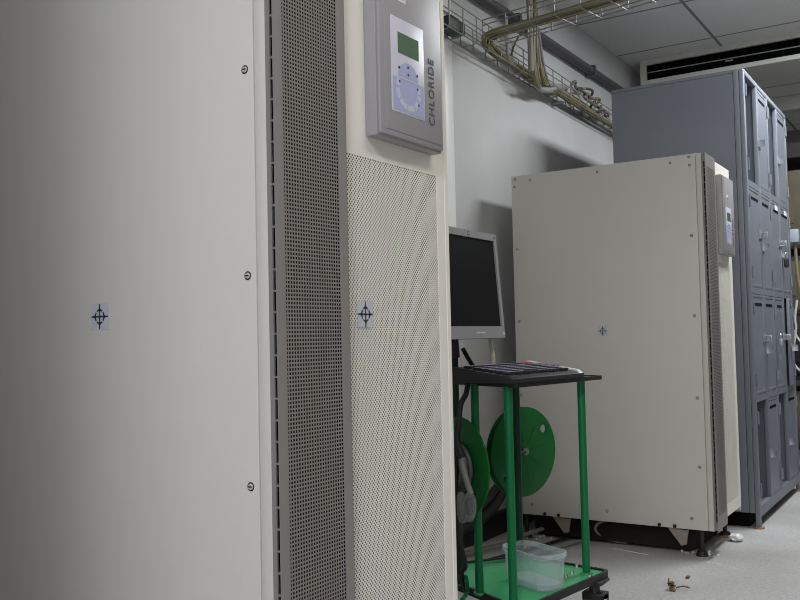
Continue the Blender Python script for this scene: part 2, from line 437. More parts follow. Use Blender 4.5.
    for i in range(5): k.box(e+.0004, e+.0006, .257+i*.003, .2585+i*.003, 1.264, 1.272)
    k.build('label_print', M['ink'], lb)
    # lettering reads upwards: text x -> +z, text y -> -v
    T = Matrix(((0, 0, 1, e+.0004), (0, -1, 0, .3475), (1, 0, 0, 1.0945), (0, 0, 0, 1)))
    text_mesh('CHLORIDE', .0215, 'lettering', M['letter'], dpn, T, sx=.885, spacing=1.15)
    # fixings
    for z in side_z: screw(t, -.033 if rz else -.041, z)
    for z in side_z: screw(t, -D+.018, z)
    for u in top_screws: screw(t, u, 1.377, .0035)
    screw(t, -.041, 1.390, .0035); screw(t, -.04, 1.361, .0035); screw(t, -.71, 1.387, .0035); screw(t, -.713, 1.358, .0035)
    for u in (-.074, -.379, -.676): screw(t, u, .130)
    for u in (-.623, -.568, -.188, -.134):
        MB().cyl((u, .004, .0985), (u, -.004, .0985), .0065, n=12).build('hinge_bolt', M['black'], t)
    # underside: black block standing in for the shade, brackets, feet
    MB().box(-D+.04, -.076, .048, W-.03, .012, zb).build('underside_shade', M['core'], t)
    for u in (-.60, -.165):
        k = MB()
        k.plate([(u, zb), (u+.075, zb), (u+.066, .036), (u+.048, .030)], 0, .006, mtx=Matrix(((1, 0, 0, 0), (0, 0, 1, .012), (0, 1, 0, 0), (0, 0, 0, 1))))
        k.box(u+.04, u+.072, .012, .034, zb-.006, zb)
        k.build('lifting_bracket', M['concrete'], t)
    for (u, v) in ((-.050, .370), (-.050, .024), (-D+.015, .024), (-D+.015, W-.05)):
        k = MB(); k.cyl((u, v, .0), (u, v, .016), .021, .017, n=20); k.cyl((u, v, .016), (u, v, zb), .008, n=12)
        k.build('foot', M['black'], t)
    for mk in marks:
        if mk[0] == 'side': cross_mark(t, (mk[1], -.0002, mk[2]), (1, 0, 0), (0, 0, 1), (0, -1, 0), 'grey target sticker on the side panel')
        else: cross_mark(t, (.0002, mk[1], mk[2]), (0, 1, 0), (0, 0, 1), (1, 0, 0), 'grey target sticker on the perforated front')
    return t
U1 = make_ups('large cream cabinet filling the left of the picture, grey display above its perforated front', (-.70303, .8130, 0), -.02135,
              (1.110, .857, .603, .350), (('side', -.311, .816), ('front', .195, .811)), (-.60, -.30))
U2 = make_ups('cream cabinet behind the green trolley, standing before the grey lockers', (-.76661, 3.17513, 0), 0.0,
              (1.113, .832, .547, .309), (('side', -.3735, .787),), (-.646, -.376, -.107))

# ------------------------------------------------------------------ the locker bank
LH, LD, LW = 1.826, .542, .968
t = thing('locker_bank', 'blue grey steel bank of small lockers, four across and four high', 'lockers', (-.7235, 3.725, 0), -.001)
LK = t
k = MB()
k.box(-LD, -.040, 0, .012, .06, LH-.014); k.box(-LD, -.040, 0, .004, LH-.0125, LH)
MB_side = k.build('side_panel', M['locker'], t, smooth=0)
k = MB(); k.box(-.0385, -.0175, 0, .02, .06, LH, bev=.001); k.box(-.0165, 0, -.001, .028, .0, LH, bev=.002); k.build('corner_post', M['locker'], t)
k = MB(); k.box(-LD, 0, LW-.012, LW, .06, LH); k.build('side_panel', M['locker'], t, smooth=0)
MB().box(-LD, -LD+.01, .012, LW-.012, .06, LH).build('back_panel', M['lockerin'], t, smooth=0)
MB().box(-LD, -.002, .004, LW-.002, LH-.012, LH).build('top_panel', M['locker'], t, smooth=0)
COLS = [.028, .258, .488, .718, .948]
ROWS = [1.806, 1.370, .937, .505, .075]
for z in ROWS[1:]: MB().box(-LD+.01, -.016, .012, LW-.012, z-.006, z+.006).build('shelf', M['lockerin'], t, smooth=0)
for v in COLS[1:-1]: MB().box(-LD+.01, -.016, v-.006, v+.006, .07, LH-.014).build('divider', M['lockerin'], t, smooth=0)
k = MB()
for v in COLS[1:-1]: k.box(-.016, 0, v-.013, v+.013, .05, LH-.002, bev=.001)
k.box(-.016, 0, LW-.022, LW, .0, LH, bev=.001)
for z in ROWS[1:-1]: k.box(-.016, -.0005, .02, LW-.01, z-.013, z+.013)
k.box(-.016, .0005, .02, LW-.01, LH-.020, LH, bev=.001); k.box(-.018, .0005, .02, LW-.01, .042, .085, bev=.001)
k.build('front_frame', M['locker'], t)
for (u, v) in ((-LD+.01, .012), (-LD+.01, LW-.012)):
    MB().box(u-.008, u+.012, v-.010, v+.010, 0, .06).build('leg', M['locker'], t)
MB().box(-LD+.02, -.045, .03, LW-.03, 0, .062).build('base_shade', M['dark'], t)  # black box added as the shade beneath the lockers
for (v) in (.012, LW-.012):
    MB().cyl((-.008, v, 0), (-.008, v, .006), .022, n=14).build('foot_pad', M['rust'], t)
ajar = {(0, 0): 38, (0, 2): 24, (3, 0): 34, (3, 2): 30, (2, 3): 7}
for r in range(4):
    for c in range(4):
        z0, z1 = ROWS[r+1]+.0145, ROWS[r]-.0145
        if r == 0: z1 = LH-.022
        if r == 3: z0 = .087
        v0, v1 = COLS[c]+(.014 if c else .001), COLS[c+1]-.014
        if c == 3: v1 = LW-.0235
        w = v1-v0; left = c % 2 == 0
        hv = v0 if left else v1
        s = 1 if left else -1
        a = ajar.get((r, c), 0)
        k = MB(); ya, yb = (0, w) if left else (-w, 0)
        k.box(-.006, -.003, ya, yb, z0, z1)
        for q in ((ya, ya+.012), (yb-.012, yb)): k.box(-.018, -.0015, q[0], q[1], z0, z1, bev=.0008)
        k.box(-.018, -.0015, ya+.012, yb-.012, z0, z0+.014, bev=.0008); k.box(-.018, -.0015, ya+.012, yb-.012, z1-.012, z1, bev=.0008)
        d = k.build('door', M['locker'], t, loc=(0, hv, 0), rot=(0, 0, math.radians(a)))
        MB().box(-.0031, -.0022, ya+.03, yb-.03, z1-.046, z1-.034).build('vent_slot', M['dark'], d)
        for zz in (z0+.035, z1-.085):
            MB().cyl((.002, 0, zz), (.002, 0, zz+.05), .0045, n=10).build('hinge', M['locker'], d)
        zm = (z0+z1)/2 + (.022 if left else -.028)
        fy = w-.006 if left else -w+.006
        h = MB()
        sg = 1 if left else -1
        y0_, y1_ = sorted((fy+sg*.030, fy-sg*.028))
        h.box(-.002, .0015, y0_, y1_, zm-.019, zm+.019, bev=.0006); h.box(0, .026, fy+sg*.010, fy+sg*.014, zm-.014, zm+.014, bev=.0006)
        h.tube([(.001, fy+sg*.004, zm-.009), (.020, fy+sg*.004, zm-.009), (.020, fy+sg*.004, zm+.009), (.001, fy+sg*.004, zm+.009)], .0022, n=6, smooth=3)
        h.build('hasp', M['hasp'], d)
        if r == 1 and c >= 2: MB().box(-.002, -.001, ya+w*.45, ya+w*.78, z1-.034, z1-.012).build('paper_label', M['paper'], d)

def locker_front(v, z, u=0.0):
    return Vector((-.7235+u+.001*v, 3.725+v, z))
# padlock and key
pos = locker_front(.735, 1.118, .016)
t = thing('padlock', 'dark padlock hanging on a second row locker door', 'padlock', pos)
MB().box(-.009, .009, -.018, .018, -.052, -.014, bev=.003).build('lock_body', M['blackplastic'], t)
MB().tube([(0, -.012, -.016), (0, -.012, .008), (0, -.006, .016), (0, .006, .016), (0, .012, .008), (0, .012, -.016)], .0035, n=8).build('shackle', M['chrome'], t)
pos = locker_front(.52, .722, .012)
t = thing('padlock', 'steel padlock on a closed third row door, a key below it', 'padlock', locker_front(.505, .742, .018))
MB().box(-.009, .009, -.018, .018, -.038, -.004, bev=.003).build('lock_body', M['hasp'], t)
MB().tube([(0, -.012, -.006), (0, -.012, .008), (0, -.006, .016), (0, .006, .016), (0, .012, .008), (0, .012, -.006)], .0035, n=8).build('shackle', M['chrome'], t)
t = thing('key', 'small bright key hanging below the third row padlock', 'key', locker_front(.505, .692, .012))
MB().plate(circle(0, -.01, .012, 16), 0, .002, [circle(0, -.006, .004, 10)], mtx=Matrix(((0, 0, 1, 0), (1, 0, 0, 0), (0, 1, 0, 0), (0, 0, 0, 1)))).build('bow', M['chrome'], t)
MB().box(0, .002, -.003, .003, -.048, -.020).build('blade', M['chrome'], t)

# ------------------------------------------------------------------ the green trolley
TZ, SZ = .18, .671
foot = [(-.848, 1.796), (-.786, 2.195), (-1.050, 2.238), (-1.232, 1.990)]
t = thing('trolley', 'green tube trolley with black edged shelf and glossy green bottom tray', 'trolley', (-.98, 2.03, 0))
TR = t
def rel(p): return (p[0]+.98, p[1]-2.03)
outer = round_poly([rel(p) for p in foot], .025)
MB().plate(shrink(outer, .006), TZ-.012, TZ, bev=.001).build('bottom_tray', M['tray'], t)
def edging(z0, z1, name):
    k = MB(); n = len(outer); ins = shrink(outer, .010)
    prof = [outer, ins]
    bm = k.bm; vs = []
    for i in range(n):
        o_, q_ = outer[i], ins[i]
        vs.append([bm.verts.new((o_[0], o_[1], z0)), bm.verts.new((o_[0], o_[1], z1)), bm.verts.new((q_[0], q_[1], z1)), bm.verts.new((q_[0], q_[1], z0))])
    for i in range(n):
        A, B = vs[i], vs[(i+1) % n]
        for j in range(4): bm.faces.new((A[j], A[(j+1) % 4], B[(j+1) % 4], B[j]))
    return k.build(name, M['black'], t)
edging(TZ-.014, TZ+.004, 'tray_edging')
MB().plate(shrink(outer, .006), SZ-.008, SZ-.001, bev=.001).build('top_shelf', M['green'], t)
edging(SZ-.009, SZ+.001, 'shelf_edging')
POSTS = [(-.877, 1.818), (-.832, 2.146), (-1.042, 2.210), (-.986, 1.866), (-1.064, 1.912)]
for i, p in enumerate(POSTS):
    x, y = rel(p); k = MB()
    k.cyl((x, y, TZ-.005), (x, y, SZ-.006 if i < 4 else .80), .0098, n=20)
    k.build('post', M['shadedgreen' if i in (2, 4) else 'green'], t)
    MB().cyl((x, y, TZ), (x, y, TZ+.004), .015, n=16).build('post_collar', M['tray'], t)
for (px, py) in ((572, 573), (590, 577), (599, 569), (577, 566), (566, 577)):
    q = rel(on_z(px, py, TZ)[:2]); MB().cyl((q[0], q[1], TZ), (q[0], q[1], TZ+.006), .0055, .004, n=10).build('bolt', M['chrome'], t)
for p in ((-.815, 2.152), (-1.03, 2.19), (-.868, 1.85), (-1.17, 1.985)):
    x, y = rel(p)
    k = MB()
    k.box(x-.03, x+.03, y-.03, y+.03, TZ-.020, TZ-.012, bev=.002); k.cyl((x, y, .13), (x, y, TZ-.018), .014, n=14)
    k.box(x-.028, x-.020, y-.015, y+.028, .045, .135, bev=.003); k.box(x+.020, x+.028, y-.015, y+.028, .045, .135, bev=.003); k.box(x-.028, x+.028, y-.015, y+.022, .118, .137, bev=.003)
    c = k.build('castor', M['blackplastic'], t)
    MB().cyl((x-.015, y+.015, .045), (x+.015, y+.015, .045), .045, n=24, bev=.006).build('wheel', M['black'], c)
    MB().cyl((x+.027, y+.015, .045), (x+.033, y+.015, .045), .012, n=12).build('axle_cap', M['white'], c)
    MB().plate([(-.004, .0), (.024, .022), (-.010, .040)], 0, .006, mtx=Matrix(((0, 0, 1, x+.028), (1, 0, 0, y), (0, 1, 0, .085), (0, 0, 0, 1)))).build('brake_tab', M['white'], c)

# ------------------------------------------------------------------ monitor
t = thing('monitor', 'silver framed flat monitor with a dark screen on the green trolley', 'monitor', (-.990, 1.892, SZ))
MO = t; t.rotation_euler = (0, -.075, 0)
hw, z0, z1 = .150, .772-SZ, 1.034-SZ
k = MB(); frame_boxes(k, -.012, .010, -hw, hw, z0, z1, -hw+.013, hw-.013, z0+.029, z1-.017)
k.box(-.030, -.010, -hw+.002, hw-.002, z0+.002, z1-.002, bev=.006)
bez = k.build('bezel', M['silver'], t, smooth=0)
MB().box(-.010, .006, -hw+.0125, hw-.0125, z0+.0285, z1-.0165).build('screen', M['screen'], t)
MB().box(-.050, -.028, -.10, .10, z0+.05, z1-.05, bev=.01).build('rear_housing', M['blackplastic'], t)
k = MB(); k.cyl((-.06, -.003, .06), (-.06, -.003, .155), .017, n=16); k.box(-.075, -.035, -.035, .029, z0+.015, z0+.07, bev=.006)
k.build('mounting_clamp', M['blackplastic'], t)
T = Matrix(((0, 0, 1, .0102), (1, 0, 0, .010), (0, 1, 0, z1-.0135), (0, 0, 0, 1)))
k = MB(); k.plate(circle(0, 0, .0062, 24), 0, .0004, mtx=Matrix(((0, 0, 1, .0100), (1, 0, 0, .0015), (0, 1, 0, z1-.0085), (0, 0, 0, 1)))); lg = k.build('badge', M['ink'], t)
text_mesh('hp', .0105, 'badge_lettering', M['paper'], lg, Matrix(((0, 0, 1, .0106), (1, 0, 0, -.0035), (0, 1, 0, z1-.0112), (0, 0, 0, 1))), sx=.9, depth=.0002)
k = MB()
for i in range(7): k.box(.0100, .0104, -.005+i*.007, .0002+i*.007, z0+.012, z0+.0155)
k.build('model_print', M['white'], t)
k = MB(); k.box(.0100, .0112, hw-.012, hw-.005, z0+.008, z0+.013); k.build('power_button', M['white'], t)
k = MB(); k.box(.0100, .0104, hw-.014, hw-.008, z1-.012, z1-.006); k.build('corner_badge', M['ink'], t)

# ------------------------------------------------------------------ keyboard
ang = math.atan2(2.187-1.800, -.788+.845) - PI/2
t = thing('keyboard', 'black computer keyboard with a silver right end on the trolley shelf', 'keyboard', (-.850, 1.775, SZ+.002), ang)
KL, KW = .315, .160
wedge = lambda x: .015+.020*(-x/KW)
k = MB()
pf = [(-KW, 0), (.006, 0), (.006, .009), (-.006, .0155), (-KW+.006, .035), (-KW, .031)]
k.plate(pf, 0, KL, mtx=Matrix(((1, 0, 0, 0), (0, 0, 1, 0), (0, 1, 0, 0), (0, 0, 0, 1))), bev=.002)
k.build('case', M['blackplastic'], t)
lg = MB()
for r in range(6):
    x = -.024-.0195*r-(.006 if r == 5 else 0)
    y = .014
    while y < KL-.050:
        wk = .0140
        if r == 0 and .07 < y < .12: wk = .075
        if y+wk > KL-.030: break
        h = wedge(x)
        red = r == 5 and y > KL-.085
        ko = MB().box(x-.0085, x+.0085, y, y+wk, h-.001, h+.006, bev=.0012).build('keycap', M['red' if red else 'key'], t)
        if red: ko['label'] = 'red key'
        if not red: lg.box(x-.005, x+.003, y+.003, y+.010, h+.0058, h+.0066)
        y += wk+.0022+(.008 if (abs(y-.215) < .008) else 0)
lg.build('key_legends', M['legend'], t, kind='stuff')
k = MB()
pe = [(-KW+.004, .031), (-.006, .010), (.004, .010), (-.006, .0185), (-KW+.012, .040)]
k.plate(pe, KL-.020, KL-.004, mtx=Matrix(((1, 0, 0, 0), (0, 0, 1, 0), (0, 1, 0, 0), (0, 0, 0, 1))))
k.build('end_trim', M['white'], t)
k = MB(); k.box(-KW+.008, -.05, KL-.038, KL-.021, .026, .0355, bev=.002); k.build('side_panel', M['silver'], t)

# ------------------------------------------------------------------ clear food box
ba = math.atan2(-.08, .17)
t = thing('plastic_box', 'clear lidless plastic box standing on the green bottom tray', 'box', (-.905, 1.996, TZ+.0005), ba)
def ring(hx, hy, r, z, n=6): return [(p[0], p[1], z) for p in rrect(-hx, hx, -hy, hy, r, n)]
def loft(k, rings, cap0=True, cap1=False):
    bm = k.bm; R = [[bm.verts.new(p) for p in rg] for rg in rings]; n = len(R[0])
    for i in range(len(R)-1):
        for j in range(n): bm.faces.new((R[i][j], R[i][(j+1) % n], R[i+1][(j+1) % n], R[i+1][j]))
    if cap0: bm.faces.new(R[0][::-1])
    if cap1: bm.faces.new(R[-1])
k = MB(); loft(k, [ring(.070, .035, .024, 0), ring(.074, .038, .026, .004), ring(.078, .043, .029, .080)])
k.build('box_wall', M['clear'], t)
k = MB(); loft(k, [ring(.078, .043, .029, .076), ring(.082, .047, .032, .076), ring(.0832, .0482, .033, .081), ring(.082, .047, .032, .086), ring(.0785, .0435, .029, .086), ring(.0775, .0425, .028, .080)], cap0=False)
k.build('rim', M['clear'], t)
k = MB(); loft(k, [ring(.067, .032, .021, .003), ring(.070, .034, .023, .014)], cap1=True); k.build('base_ridge', M['clear'], t)

# ------------------------------------------------------------------ cable reels
def reel(label, c, nrm, R, gap, holes, rear=True):
    n_ = Vector(nrm).normalized(); ex = Vector((0, 0, 1)).cross(n_)
    t = thing('cable_reel', label, 'cable reel', c, math.atan2(ex.y, ex.x), 'green cable reels on the trolley')
    # local x = ex, local -y = nrm ; plate plane is x-z
    P = Matrix(((1, 0, 0, 0), (0, 0, -1, 0), (0, 1, 0, 0), (0, 0, 0, 1)))
    def flange(h, holes):
        k = MB(); k.plate(circle(0, 0, R, 56), h-.0045, h, [circle(a, b, r, 18) for a, b, r in holes], mtx=P, bev=.0008)
        for i in range(8):
            a = 2*PI*i/8+.2
            q = Matrix.Rotation(a, 4, 'Z')
            kk_ = [(R*.22, -.0016), (R*.62, -.0016), (R*.62, .0016), (R*.22, .0016)]
            k.plate(kk_, h, h+.0008, mtx=P @ q)
        return k.build('flange', M['reel'], t)
    flange(0, holes)
    if rear: flange(-gap, [(a_+gap, b_-.003, r_*1.25) for a_, b_, r_ in holes])
    k = MB(); k.cyl((0, .002, 0), (0, gap+.012, 0), R*.30, n=32); k.build('hub', M['reel'], t)
    k = MB(); k.cyl((0, .0, 0), (0, -.007, 0), .010, n=16); k.cyl((0, -.006, 0), (0, -.011, 0), .0055, n=6); k.build('spindle_bolt', M['greyc'], t)
    return t
r2 = reel('round green cable reel showing its full disc behind the front trolley post', (-1.064, 2.303, .4525), (.94, -.346, 0), .1245, .020, [(.077, .058, .0115), (-.070, -.065, .0115)])
k = MB(); a = r2.matrix_basis.inverted() @ Vector((-1.042, 2.210, .4525))
k.tube([(0, -.006, 0), (a.x*.5, -.014, 0), (a.x*.92, a.y+.014, 0)], .004, n=8); k.build('mounting_arm', M['black'], r2)
r1 = reel('round green cable reel seen nearly edge on beside the near cabinet', (-1.017, 1.838, .474), (-.46, -.888, 0), .117, .03, [(-.012, .080, .008), (.060, -.052, .0085)], rear=False)
k = MB()
for i in range(5):
    rr = .054-.004*i; k.tube([(.004+rr*math.cos(2*PI*j/24), -.008-.010*(i % 3), rr*math.sin(2*PI*j/24)) for j in range(24)], .0055, n=8, smooth=2, closed=True)
k.build('wound_cable', mat('dull_grey_cable', (.11, .115, .11), .5, var=.1), r1)

# cord with clear plugs dangling from the near reel
t = thing('plug_lead', 'grey cord with a clear plastic plug dangling from the near reel', 'cord', on_y(466, 480, 1.77))
o_ = t.location.copy()
L = lambda px, py, y=1.77: on_y(px, py, y)-o_
MB().tube([L(456, 440), L(459, 450), L(462, 458)], .0085, n=10).build('black_sleeve', M['black'], t)
MB().tube([L(461, 456), L(463, 468), L(467, 482), L(471, 494)], .0068, n=12).build('cord_sleeve', M['greyc'], t)
a, b = L(470, 493), L(469, 521)
dv = (b-a); q = Vector((0, 0, 1)).rotation_difference(dv.normalized()).to_matrix().to_4x4(); ln = dv.length
MB().lathe([(.008, 0), (.012, .008), (.015, ln*.3), (.016, ln*.6), (.013, ln*.85), (.007, ln)], 20, mtx=Matrix.Translation(a) @ q).build('plug_shell', M['clear2'], t)
MB().lathe([(.006, ln*.2), (.009, ln*.3), (.009, ln*.65), (.005, ln*.75)], 16, mtx=Matrix.Translation(a) @ q).build('plug_core', M['black'], t)
a, b = L(461, 492), L(463, 523)
dv = (b-a); q = Vector((0, 0, 1)).rotation_difference(dv.normalized()).to_matrix().to_4x4(); ln = dv.length
MB().lathe([(.006, 0), (.010, .01), (.012, ln*.5), (.011, ln*.8), (.006, ln)], 20, mtx=Matrix.Translation(a) @ q).build('plug_shell', M['clear2'], t)

# leads on the trolley
k = MB(); k.tube([(-1.028, 2.03, .80), (-1.026, 2.032, .765), (-1.020, 2.035, .72), (-1.022, 2.036, SZ+.006)], .0055, n=10)
tag(k.build('video_lead', M['palec']), 'pale lead hanging below the monitor to the trolley shelf', 'lead')
k = MB(); k.tube([on_y(463, 349, 1.93), on_y(468, 358, 1.95), on_y(473, 366, 1.97), on_y(477, 371, 1.98)], .0055, n=8)
tag(k.build('keyboard_lead', M['black']), 'black lead sloping down beside the monitor post to the shelf', 'lead')
k = MB(); k.tube([on_y(452, 355, 1.88), on_y(458, 360, 1.93)], .004, n=8)
k = MB(); k.tube([on_y(468, 382, 1.84), on_y(466, 394, 1.83), on_y(461, 404, 1.815), on_y(459, 420, 1.80), on_y(457, 440, 1.79), on_y(456, 480, 1.79), on_y(458, 530, 1.80), on_y(462, 552, 1.81), on_y(465, 566, 1.82), on_y(461, 574, 1.83), on_z(466, 590, TZ+.006)], .0065, n=8)
tag(k.build('power_lead', M['black']), 'black lead falling from the trolley shelf past the near reel', 'lead')
k = MB(); k.tube([on_z(463, 578, TZ+.006), on_y(466, 582, 1.83)+Vector((0, 0, .01)), on_z(467, 592, TZ+.006), on_z(462, 600, TZ+.006)], .005, n=8)
tag(k.build('green_lead', M['green']), 'short green lead curled on the left of the bottom tray', 'lead')

# ------------------------------------------------------------------ floor cables behind the trolley
def floor_cable(name, pts, r, m, label):
    tag(MB().tube(pts, r, n=8).build(name, M[m]), label, 'cable')
floor_cable('floor_cable', [(-1.57, 2.45, .03), (-1.53, 2.75, .03), (-1.46, 3.0, .03), (-1.42, 3.24, .03)], .008, 'greyc', 'thick grey cable on the floor along the skirting')
floor_cable('floor_cable', [(-1.50, 2.4, .010), (-1.43, 2.75, .010), (-1.36, 3.0, .010), (-1.30, 3.26, .012)], .006, 'black', 'black cable on the floor running under the further cabinet')
floor_cable('floor_cable', [(-1.46, 2.4, .009), (-1.38, 2.72, .009), (-1.30, 2.98, .009), (-1.24, 3.24, .012)], .005, 'greyc', 'thin grey cable on the floor nearest the trolley')
k = MB(); k.tube([(-1.515, 3.14, .215), (-1.525, 3.10, .19), (-1.53, 3.0, .13), (-1.545, 2.85, .10), (-1.555, 2.6, .09)], .020, n=12)
k.tube([(-1.53, 3.16, .22), (-1.54, 3.08, .20), (-1.55, 2.98, .155), (-1.558, 2.8, .125), (-1.56, 2.6, .11)], .018, n=12)
tag(k.build('cable_bundle', M['black']), 'thick black cable bundle sloping along the foot of the wall', 'cable bundle')
k = MB()
pts = []
for i in range(13):
    a = PI*.45+PI*1.1*i/12
    pts.append((-1.17+.10*math.cos(a)+.06, 3.215+.02*i/12, .052+.042*math.sin(a)))
k.tube(pts, .006, n=8)
tag(k.build('cable_loop', M['greyc']), 'grey cable loop showing under the further cream cabinet', 'cable')

# ------------------------------------------------------------------ wire cable trays
def copies(src, locs):
    for l_ in locs:
        c = src.copy(); COL.objects.link(c); c.parent = src.parent; c.location = l_
XT0, XT1 = -1.525, -1.595
zt = lambda y: 1.988-.0315*(y-2.78)
zb = lambda y: 1.884-.0135*(y-2.78)
t = thing('cable_tray', 'wire basket cable tray running along the wall under the dark pipe', 'cable tray', (-1.56, 2.4, 1.9))
o_ = Vector((-1.56, 2.4, 1.9)); y0, y1 = 2.35, 5.4
for x, f in ((XT0, zt), (XT0, lambda y: zt(y)-.040+.011*(y-2.78)), (XT0-.003, lambda y: zb(y)+.003), (XT1+.003, lambda y: zb(y)+.003), (XT1, lambda y: zt(y)-.03), (XT1, zt)):
    MB().tube([Vector((x, y0, f(y0)))-o_, Vector((x, y1, f(y1)))-o_], .0024, n=6, smooth=0).build('long_wire', M['galv'], t)
y = 2.45
while y < y1:
    pts = [(XT0, y, zt(y)), (XT0, y, zb(y)+.016), (XT0-.004, y, zb(y)+.002), (XT0-.014, y, zb(y)-.003), (XT1+.014, y, zb(y)-.003), (XT1+.004, y, zb(y)+.002), (XT1, y, zb(y)+.016), (XT1, y, zt(y))]
    MB().tube([Vector(p)-o_ for p in pts], .0024, n=6, smooth=0).build('hoop_wire', M['galv'], t); y += .105
for y in (2.7, 3.9, 5.0):
    MB().box(XW+1.56, -.0, y-2.4-.015, y-2.4+.015, zb(y)-1.9-.012, zb(y)-1.9-.005).build('wall_bracket', M['galv'], t)
CY0, CY1, CZ0, CZ1 = 3.0, 3.15, 1.915, 1.975
t = thing('cable_tray', 'wire basket cable tray crossing the room below the ceiling tiles', 'cable tray', (-1.5, 3.07, 1.9), -.165)
o_ = Vector((-1.5, 3.07, 1.9))
for y, z in ((CY0, CZ1), (CY0, CZ1-.020), (CY0+.002, CZ0+.004), (CY0+.05, CZ0), (CY0+.10, CZ0), (CY1-.002, CZ0+.004), (CY1, CZ1-.020), (CY1, CZ1)):
    MB().tube([Vector((-1.50, y, z))-o_, Vector((.9, y, z))-o_], .0024, n=6, smooth=0).build('long_wire', M['galv'], t)
h0 = MB().tube([Vector(p)-o_ for p in ((-.4, CY0, CZ1), (-.4, CY0, CZ0+.005), (-.4, CY0+.008, CZ0-.003), (-.4, CY1-.008, CZ0-.003), (-.4, CY1, CZ0+.005), (-.4, CY1, CZ1))], .0024, n=6, smooth=0).build('hoop_wire', M['galv'], t)
copies(h0, [(-1.10+.105*i, 0, 0) for i in range(23) if abs(-1.10+.105*i) > .02])
# hangers from the ceiling
def hanger(x, y, z0, r, m, label):
    k = MB(); k.cyl((x, y, z0), (x, y, HCEIL), r, n=10)
    tag(k.build('hanger_rod', M[m]), label, 'hanger rod')
p = on_x(529.5, 15, -1.49); hanger(p.x, p.y, 1.87, .012, 'strut', 'thick tan hanger rod left of the olive cable drop')
p = on_x(507, 40, -1.515); k = MB(); k.cyl((p.x, p.y, 1.90), (p.x, p.y, 2.055), .0065, n=8)
tag(k.build('threaded_rod', M['greyc']), 'short grey threaded rod standing in the wall tray', 'rod')

# cables: along the crossing tray, down its end and along the wall tray
cols = ['olive', 'tan', 'greyc', 'olive', 'tan', 'olive', 'brownc', 'olive', 'greyc', 'olive']
names_ = ['sagging highest', 'on the wall side', 'in the middle', 'lying lowest', 'at the room side', 'crossing over others', 'half buried', 'beside the brown one', 'near the hanger', 'ending furthest']
for i in range(10):
    j = lambda a: random.uniform(-a, a)
    y = CY0+.012+.0085*i; z = CZ0+.010+.008*((i*3) % 3)
    wx = lambda q: -1.545-.0075*((i+q) % 5)
    wz = lambda yy, q: zb(yy)+.010+.009*((i+q) % 3)
    pts = [(.9, y+j(.006), z+j(.003))]
    for xx in (.4, 0, -.4, -.8, -1.15): pts.append((xx, y+j(.008), z+.003+j(.004)))
    pts = [(q_[0], q_[1]-.1666*(q_[0]+1.5), q_[2]) for q_ in pts]
    pts += [(-1.40, y, z+.012), (-1.50-.004*(i % 4), y+.015, z+.008+.003*(i % 3)), (wx(0), y+.085, wz(y, 0)+.02), (wx(1), 3.38+.015*i, wz(3.4, 1)), (wx(2), 3.7, wz(3.7, 1)), (wx(1), 3.95+.03*i, wz(4, 0))]
    if i % 2 == 0: pts += [(wx(1), 4.5, wz(4.5, 0)), (wx(0), 5.2, wz(5.2, 0))]
    o = MB().tube(pts, .0045+.001*(i % 3), n=8, smooth=5).build('tray_cable', M[cols[i]])
    tag(o, {'olive': 'olive', 'tan': 'tan', 'greyc': 'grey', 'brownc': 'brown'}[cols[i]]+' cable bending from the crossing tray into the wall tray', 'cable', 'cables running through the wire trays')
# drop of cables from the ceiling to the wall tray
dcol = ['olive', 'greyc', 'tan', 'greyc', 'olive', 'tan', 'greyc']
for i in range(7):
    top = on_x(535+.8*(i % 4), 6, -1.475-.006*(i % 3)); mid = on_x(533+1.3*i, 50, -1.49-.006*(i % 3)); low = on_x(536+2.0*i, 82, -1.50-.006*(i % 4)); bot = on_x(543+2.5*i, 88-1.0*(i % 3), -1.535)
    ye = bot.y+.28+.05*i
    pts = [Vector((top.x, top.y, HCEIL)), top, mid, low, bot, Vector((-1.545-.008*(i % 4), ye, zb(ye)+.014+.008*(i % 3)))]
    o = MB().tube(pts, .0055 if i % 2 else .0075, n=8, smooth=6).build('drop_cable', M[dcol[i]])
    tag(o, {'olive': 'olive', 'tan': 'tan', 'greyc': 'grey'}[dcol[i]]+' cable dropping from the ceiling beside the tan hanger rod', 'cable', 'cables dropping to the wall tray')
k = MB(); k.tube([on_x(537, 84, -1.53), on_x(541, 89, -1.53), on_x(549, 90, -1.535), on_x(558, 87, -1.545), on_x(566, 88, -1.55)], .013, n=10)
tag(k.build('cable_sleeve', mat('pale_grey_sleeve', (.36, .36, .35), .45, var=.1)), 'short thick pale grey sleeve sagging at the foot of the cable drop', 'cable sleeve')
# loose loops in the wall tray
k = MB(); k.tube([on_x(526, 28, -1.48), on_x(519, 36, -1.50), on_x(514, 46, -1.515), on_x(511, 56, -1.53)], .004, n=6)
tag(k.build('loose_cable', M['brownc']), 'thin brown cable hanging in an arc below the tray crossing', 'cable')
for i, (px, py, q, m) in enumerate(((585, 88, .05, 'brownc'), (592, 96, .055, 'olive'), (578, 84, .04, 'greyc'), (598, 104, .05, 'brownc'), (603, 108, .04, 'greyc'))):
    c = on_x(px, py+4, -1.55); k = MB()
    k.tube([c+Vector((.012*math.sin(3*a), q*1.7*math.cos(a), q*.35*math.sin(a)+.012*math.sin(2*a+i))) for a in [2*PI*s/14 for s in range(14)]], .0065, n=7, smooth=3, closed=True)
    tag(k.build('coiled_cable', M[m]), ['brown coiled cable heaped in the wall tray', 'olive coiled cable heaped in the wall tray', 'grey coiled cable nearest the cable drop in the wall tray', 'brown coiled cable closest to the locker top', 'grey coiled cable closest to the locker top'][i], 'cable', 'slack cables coiled in the wall tray')
a = on_x(447, 18, -1.55); b = on_x(460, 29, -1.55)
t = thing('junction_box', 'small dark green box sitting in the wall tray near the cream cabinet', 'junction box', (-1.562, (a.y+b.y)/2, 1.922))
